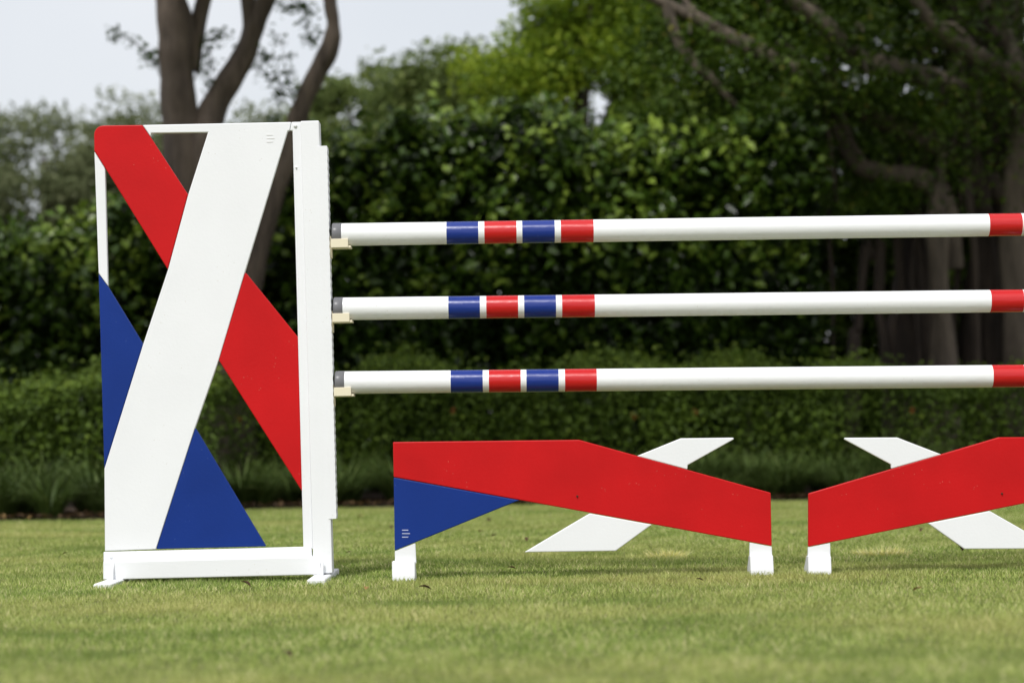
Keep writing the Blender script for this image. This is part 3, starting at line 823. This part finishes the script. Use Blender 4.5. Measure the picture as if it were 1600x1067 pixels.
# spreading fig with hanging roots
YB = 23.0
def B(x, y, dy=0): return at(x, y, YB + dy)
fb = Vector((B(1500, 600).x, YB, gz(4.5)))
fig = empty('fig_tree', fb)
def groundp(x, dy=0):
    p = B(x, 600, dy); return Vector((p.x, p.y, gz(p.x)))
limb('trunk', [groundp(1560, .5), B(1560, 500, .5), B(1570, 350, .5), B(1575, 200, .4), B(1560, 60, .3), B(1580, -120, 0)], [.5, .34, .3, .28, .25, .18], 'dark_fig_bark', fig, sides=22, lump=.10, seed=10)
limb('trunk', [groundp(1420, .6), B(1420, 520, .6), B(1430, 400, .5), B(1470, 250, .4), B(1500, 100, .3), B(1480, -100, .1)], [.3, .2, .18, .17, .16, .12], 'dark_fig_bark', fig, sides=20, lump=.10, seed=11)
limb('limb', [B(1490, 420, -.3), B(1484, 350, -.3), B(1474, 312, -.3), B(1450, 286, -.3), B(1400, 274, -.3), B(1352, 264, -.3), B(1328, 238, -.3), B(1312, 195, -.3), B(1303, 140, -.2), B(1290, 60, 0), B(1240, -60, 0)],
     [.10, .105, .11, .12, .11, .105, .10, .08, .08, .08, .06], 'fig_bark', fig, lump=.07, seed=12)
limb('limb', [B(1560, 300, .2), B(1480, 235, 0), B(1380, 190, -.2), B(1280, 138, -.4), B(1200, 90, -.5), B(1130, 56, -.6), B(1085, 30, -.7), B(1035, 5, -.8), B(960, -40, -1)], [.14, .12, .11, .10, .095, .085, .08, .06, .04], 'fig_bark', fig, lump=.06, seed=13)
limb('limb', [B(1040, 5, -.8), B(1055, 55, -.8), B(1078, 92, -.8), B(1112, 125, -.8), B(1150, 165, -.8)], [.06, .055, .06, .05, .03], 'fig_bark', fig, lump=.06, seed=14)
limb('limb', [B(1500, 140, 0), B(1400, 110, -.4), B(1335, 92, -.5), B(1290, 40, -.6), B(1248, 8, -.7), B(1200, -50, -.9)], [.14, .12, .10, .095, .08, .06], 'fig_bark', fig, lump=.06, seed=15)
limb('limb', [B(1620, 150, -.6), B(1590, 122, -.6), B(1535, 92, -.7), B(1488, 65, -.8), B(1458, 38, -.9), B(1425, -10, -1), B(1390, -80, -1.1)], [.10, .095, .08, .075, .065, .055, .04], 'fig_bark', fig, lump=.06, seed=16)
gg = np.random.default_rng(17)
roots = [(1473, .115, 330, 0), (1440, .075, 260, 10), (1404, .06, 330, -14), (1374, .05, 350, 12), (1349, .055, 400, -8), (1301, .02, 300, 3), (1518, .045, 190, 8), (1548, .05, 300, -38), (1592, .15, 140, 4),
         (1650, .11, 120, -12), (1715, .13, 110, 10), (1424, .03, 240, 16), (1500, .028, 150, -6), (1532, .09, 120, 14)]
for i, (x, r, yt, ln) in enumerate(roots):
    dy = gg.uniform(-.45, .1) if i else -.5
    j = lambda s: gg.normal(0, s)
    limb('hanging_root', [groundp(x + ln + j(6), dy), B(x + ln * .8 + j(4), 530, dy), B(x + ln * .3 + j(5), (530 + yt) * .55, dy), B(x + j(6), (520 + yt) * .42, dy), B(x + j(6), yt, dy + .1), B(x + j(14), yt - 90, dy + .2)],
         [r * 1.5, r * 1.05, r * .85, r * .95, r * .75, r * .5], 'fig_bark' if i in (0, 8) else 'dark_fig_bark', fig, sides=14, lump=.17, seed=30 + i)
K0 = []
P1, r1, K = crown_pts((4.2, 22.8, 4.2), (3.4, 1.7, 1.9), 150, 120, .26, gg, shell=.15, low=2.7); K0.append(K)
P2, r2, K = crown_pts((5.4, 16.9, 7.3), (4.9, 3.0, 1.6), 620, 80, .36, gg, shell=.1, low=5.3); K0.append(K)  # unseen overhead canopy, stretched forward to shade the planting and roots
ex = []
for q_, (x, y, er, en) in enumerate([(1060, 40, .6, 12), (1150, 120, .6, 12), (1230, 200, .55, 14), (1240, 110, .5, 10), (1170, 210, .5, 10), (1380, 160, .6, 14), (1320, 60, .5, 10), (1370, 330, .45, 10), (1230, 260, .45, 10), (1420, 100, .5, 8), (1130, 15, .5, 14), (1090, -10, .5, 12), (1190, 30, .45, 10), (1270, -5, .5, 12), (1480, 10, .5, 12), (1550, 20, .5, 12), (1350, 10, .5, 12), (1280, 60, .5, 14), (1300, 20, .5, 14), (1500, 60, .6, 14), (1420, 30, .6, 14), (1220, 60, .5, 12), (1560, 120, .6, 12), (1440, 200, .6, 12), (1180, 10, .5, 12), (1120, 70, .5, 10)]):
    e = B(x, y, -.4 if q_ < 9 else .7); a, b, K = crown_pts(e, (er, er, er * .7), en, 110, .17, gg, shell=.1); ex.append((a, b)); K0.append(K)
P = np.concatenate([P1, P2] + [a for a, b in ex]); rv = np.concatenate([r1, r2] + [b for a, b in ex])
leaves('crown', P, np.where(P[:, 2] > 5.0, 2.0, 1.0) * gg.uniform(.055, .09, len(P)), rv, 'fig', fig, wr=.55)  # overhead leaves enlarged to thicken the canopy shade
for j_, (x, y, z) in enumerate([(2.0, 17.0, 7.2), (4.5, 16.0, 7.4), (7.0, 17.0, 7.3), (3.2, 20.0, 7.4), (6.6, 20.0, 7.4)]):
    s = B(1480, -100, .1) if x < 5 else B(1580, -120, 0)
    limb('limb', [s, s.lerp(Vector((x, y, z)), .5) + Vector((0, 0, .5)), Vector((x, y, z))], [.12, .09, .03], 'fig_bark', fig, seed=60 + j_)
K = np.concatenate(K0); V, F = [], []
SRC = [B(1500, 100, .3), B(1303, 140, -.2), B(1280, 138, -.4), B(1560, 60, .3), B(1480, -100, .1), B(1085, 30, -.7), B(1335, 92, -.5), B(1535, 92, -.7), B(1240, -60), B(1200, -50, -.9), B(1390, -80, -1.1)]
for i in range(0, len(K), 6):
    e = Vector(K[i]); s = min(SRC, key=lambda q: (q - e).length)
    if (s - e).length > 1.3: continue
    a, f = tube([s, s.lerp(e, .5) + Vector((0, 0, .2)), e], [.04, .03, .01], sides=6, sub=3)
    F.append(f + sum(len(q) for q in V)); V.append(a)
tag(tri_mesh('branches', np.concatenate(V), np.concatenate(F), 'fig_bark', fig, smooth=True), kind='stuff')
tag(fig, 'large spreading fig tree with grey trunks and curtains of hanging roots', 'tree')
